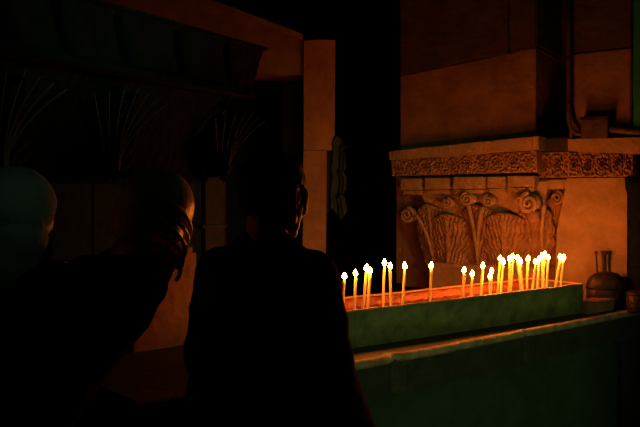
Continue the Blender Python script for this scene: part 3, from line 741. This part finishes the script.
def person(label, floor_xy, c_head, yaw_head, neck, pelvis, yaw, sh_w, arms, scarf=None, hair=True, pitch=0, coat_extra=(), head_r=1, collar=True, chest_r=.135, sh_drop=.06):
    """yaw: 0 looks away from the camera (+Y), positive turns to picture right"""
    Rb = rotz(-yaw); Rh = rotz(-yaw_head) @ Matrix.Rotation(-pitch, 3, 'X')
    neck = Vector(neck); pelvis = Vector(pelvis); fl_ = Vector((floor_xy[0], floor_xy[1], 0))
    X = Rb @ Vector((1, 0, 0)); Yf = Rb @ Vector((0, 1, 0))
    hc, fs = head_parts(c_head, Rh)
    up = (neck-pelvis); ln = up.length; u = up/ln
    shl = {s: neck - u*sh_drop + X*s*(sh_w/2-.055) for s in (-1, 1)}
    body = list(hc)
    body += [(c_head+Rh @ Vector((0, -.03, -.04)), .054, neck-u*.02, .060)]
    body += [(neck-u*.08, .065, neck-u*.3, .085), (neck-u*.12+X*.06, .07, neck-u*.3+X*.05, .085), (neck-u*.12-X*.06, .07, neck-u*.3-X*.05, .085), (neck-u*.3, .09, pelvis, .10),
             (pelvis+X*.06, .11, pelvis-X*.06, .11)]
    coat = [(neck-u*.09+X*(sh_w/2-.12), .085, neck-u*.09-X*(sh_w/2-.12), .085),
            (neck-u*.045+X*.05, .062, neck-u*.045-X*.05, .062),
            (neck-u*.12+X*.09, chest_r*.9, neck-u*.34+X*.06, chest_r), (neck-u*.12-X*.09, chest_r*.9, neck-u*.34-X*.06, chest_r),
            (neck-u*.30+X*.06, chest_r, pelvis+X*.05, .150), (neck-u*.30-X*.06, chest_r, pelvis-X*.05, .150)]
    coat += [(neck-u*.10, .085, neck-u*.32, chest_r+.012), (neck-u*.32, chest_r+.012, pelvis, .155)]
    if collar: coat += [(neck-u*.01+X*.030-Yf*.01, .050, neck-u*.01-X*.030-Yf*.01, .050)]
    hips = {}
    trous = []; shoes = []
    for s in (-1, 1):
        hip = pelvis+X*s*.085-Vector((0, 0, .05)); knee = fl_+X*s*.10+Yf*.04+Vector((0, 0, .48)); ank = fl_+X*s*.11-Yf*.02+Vector((0, 0, .085))
        body += [(hip, .085, knee, .055), (knee, .054, ank, .036), (ank, .036, ank+Yf*.06-Vector((0, 0, .045)), .034), (ank+Yf*.06-Vector((0, 0, .045)), .034, ank+Yf*.14-Vector((0, 0, .055)), .028)]
        trous += [(hip, .105, knee, .080), (knee, .080, ank+Vector((0, 0, .02)), .068)]
        shoes.append([(ank-Yf*.03-Vector((0, 0, .045)), .040, ank+Yf*.08-Vector((0, 0, .045)), .040), (ank+Yf*.08-Vector((0, 0, .045)), .040, ank+Yf*.17-Vector((0, 0, .052)), .033), (ank-Vector((0, 0, .02)), .044, ank+Vector((0, 0, .01)), .044)])
        elbow, wrist, thumb, palm = arms[s]; elbow = Vector(elbow); wrist = Vector(wrist)
        body += [(shl[s], .050, elbow, .040), (elbow, .038, wrist, .026)]
        d = (wrist-elbow).normalized(); body += hand_caps(wrist+d*.01, d, thumb, palm)
        coat += [(shl[s], .074, elbow, .060), (elbow, .060, wrist-d*.02, .046)]
    coat += [(pelvis+X*.05, .150, pelvis+X*.07-Vector((0, 0, .22)), .155), (pelvis-X*.05, .150, pelvis-X*.07-Vector((0, 0, .22)), .155)]
    coat += list(coat_extra)
    root = remesh('person', body, .0048, M['skin'], None, 3, lambda bm: [f(bm) for f in fs])
    tag(root, label, 'person')
    remesh('coat', coat, .011, M['black_cloth'], root, 5, wrinkle=.006)
    remesh('trousers', trous, .012, M['trousers'], root, 4, wrinkle=.004)
    for sc in shoes: remesh('shoe', sc, .008, M['leather'], root, 2)
    return root, Rh

# --- the man in front of the tray, seen from behind
hc = P(275.5, 199, 2.2); YAW = math.radians(35)
nk = P(267, 241, 2.17)
pel = Vector((nk.x-.01, 2.12, .98))
arms = {1: (P(333, 362, 2.20), P(338, 385, 2.40)+Vector((-.06, .04, .02)), (-1, 0, .3), (-1, -.3, 0)),
        -1: (P(205, 355, 2.16), P(222, 390, 2.38)+Vector((.06, .02, 0)), (1, 0, .3), (1, -.3, 0))}
man, Rh = person('man in a black coat seen from behind, with short dark hair and a lit ear',
    (nk.x-.01, 2.12), hc, YAW, nk, pel, math.radians(18), .372, arms, pitch=math.radians(6), chest_r=.118, sh_drop=.092,
    coat_extra=[(P(308, 385, 2.2), .14, P(330, 470, 2.2), .165), (P(232, 400, 2.16), .13, P(228, 470, 2.16), .15)])
Lh = lambda x, y, z: hc + Rh @ Vector((x, y, z))
hf = [ell(Lh(0, -.020, .040), Rh, .0885, .106, .092), ell(Lh(0, -.038, -.002), Rh, .078, .080, .070)]
hcaps = [(Lh(-.03, .03, .095), .030, Lh(.03, .03, .095), .030)]
ho = remesh('hair', hcaps, .006, M['hair'], man, 3, lambda bm: [f(bm) for f in hf], wrinkle=.004)
# clear the hair off the ears, cheeks and face
b2 = bmesh.new(); b2.from_mesh(ho.data)
inv = Rh.transposed()
off = ho.location+man.location
for v in b2.verts:
    q = inv @ (v.co+off-hc)
    k = 0
    if q.y > .055 and q.z < .060: k = 1
    if abs(q.x) > .045 and q.y > -.040 and q.z < .036: k = 1
    if q.z < -.055: k = 1
    if k:
        c_ = Vector((0, -.02, .02)); q = c_+(q-c_)*.80; v.co = hc+Rh @ q-off
b2.to_mesh(ho.data); b2.free()

# --- the bending figure with headscarf, left of the man
hw = P(158, 216, 2.15); YW = math.radians(40)
nkw = P(130, 262, 2.13); pelw = Vector((-.84, 1.84, 1.0))
arms = {1: (P(88, 325, 1.95), P(88, 318, 2.18), (0, 0, 1), (-1, 0, 0)),
        -1: (P(60, 325, 2.25), P(70, 325, 2.46), (1, 0, .3), (0, -.3, -1))}
wom, Rw = person('bending person in black with a headscarf, candlelight along the edge of face and scarf',
    (-.86, 1.82), hw, YW, nkw, pelw, math.radians(40), .33, arms, pitch=math.radians(18), chest_r=.105, sh_drop=.075,
    coat_extra=[(P(150, 278, 2.12), .05, P(122, 300, 2.08), .08), (P(122, 298, 2.08), .078, P(62, 316, 1.98), .095), (P(62, 316, 1.98), .095, P(0, 340, 1.85), .13)])
Lw = lambda x, y, z: hw + Rw @ Vector((x, y, z))
scf = [ell(Lw(0, -.018, .030), Rw, .103, .104, .098), ell(Lw(0, -.025, -.03), Rw, .101, .095, .085)]
scc = []; scf_b = []
for k in range(7):                                                # folds wrapped under the chin
    prev = None; fold = scf_b if k % 2 else scc
    for a in range(-8, 9):
        t = a/8*1.35; r = .072+.003*k
        q = Lw(r*math.sin(t), .012-.008*k+r*math.cos(t), -.050-.018*k-.075*(1-math.cos(t)))
        if prev: fold.append((prev, .0085, q, .0085))
        prev = q
scc += [(Lw(0, -.01, -.10), .070, nkw-Vector((0, 0, .03)), .085)]
for k in range(5):                                                # ridges of cloth drawn from the temple down to the nape
    prev = None
    for a in range(13):
        t = a/12; th_ = .15+t*1.9
        q = Lw(.106*math.sin(PI/2+.9-th_), .100*math.cos(PI/2+.9-th_)-.012, .030-.028*k-.070*t**1.3)
        if prev: (scf_b if k in (1, 3) else scc).append((prev, .006, q, .0075))
        prev = q
remesh('scarf_fold', scf_b, .005, M['pale_scarf'], wom, 2)
remesh('headscarf', scc, .005, M['pale_scarf'], wom, 2, lambda bm: [f(bm) for f in scf], wrinkle=.002)

# --- the third figure at the far left
h3 = P(16, 216, 2.0); nk3 = P(8, 268, 2.0); pel3 = Vector((-1.02, 2.12, .93))
arms = {1: (P(30, 370, 2.02), P(30, 405, 2.10)+Vector((-.05, .08, 0)), (0, 1, 0), (-1, 0, 0)),
        -1: (P(-62, 372, 2.02), P(-40, 420, 2.10), (1, 0, 0), (1, 0, 0))}
thr, R3 = person('person at the far left with a pale grey-green headscarf, body lost in the dark', (-1.03, 2.12), h3, math.radians(12), nk3, pel3, math.radians(15), .42, arms)
L3 = lambda x, y, z: h3 + R3 @ Vector((x, y, z))
sc3 = [(L3(0, -.02, -.07), .07, nk3-Vector((0, .01, .0)), .07)]
for k in range(6):
    sc3.append((L3(.082-.004*k, -.02, -.02-.02*k), .010, L3(.01, -.11-.004*k, -.075-.022*k), .010))
remesh('headscarf', sc3, .006, M['grey_scarf'], thr, 3, lambda bm: [f(bm) for f in (ell(L3(0, -.010, .028), R3, .100, .112, .098), ell(L3(0, -.02, -.05), R3, .088, .09, .09))], wrinkle=.003)

# ================================================================ light: dim greenish ambience, made from added unseen fills
def area(name, loc, target, size, power, col):
    l = bpy.data.lights.new(name, 'AREA'); l.size = size; l.energy = power; l.color = col
    o = bpy.data.objects.new(name, l); COL.objects.link(o); o.location = loc
    o.rotation_euler = (Vector(target)-Vector(loc)).to_track_quat('-Z', 'Y').to_euler(); return o
def spot(name, loc, target, ang, power, col, blend=.6, r=.12):
    l = bpy.data.lights.new(name, 'SPOT'); l.shadow_soft_size = r; l.energy = power; l.color = col; l.spot_size = math.radians(ang); l.spot_blend = blend
    o = bpy.data.objects.new(name, l); COL.objects.link(o); o.location = loc
    o.rotation_euler = (Vector(target)-Vector(loc)).to_track_quat('-Z', 'Y').to_euler(); return o
spot('tray_fill', (2.3, .2, 1.9), (.75, 3.5, 1.05), 40, 70, (.72, 1, .32), .9)  # unseen fill added for the tray front and ledge
spot('entablature_fill', (1.3, 1.0, 2.35), (-.55, 2.15, 2.30), 25, 24, (.30, 1, .42), .5)  # unseen fill added for the left entablature
spot('far_head_fill', (.5, .3, 2.2), (-.80, 2.0, 1.68), 13, 3.2, (.55, 1, .62), .6)  # unseen fill added to pick out the far-left headscarf
area('wall_fill', (2.6, 2.6, 3.6), (2.2, 4.3, 2.6), .3, .6, (.25, 1, .55))  # unseen green fill aimed at the upper right wall
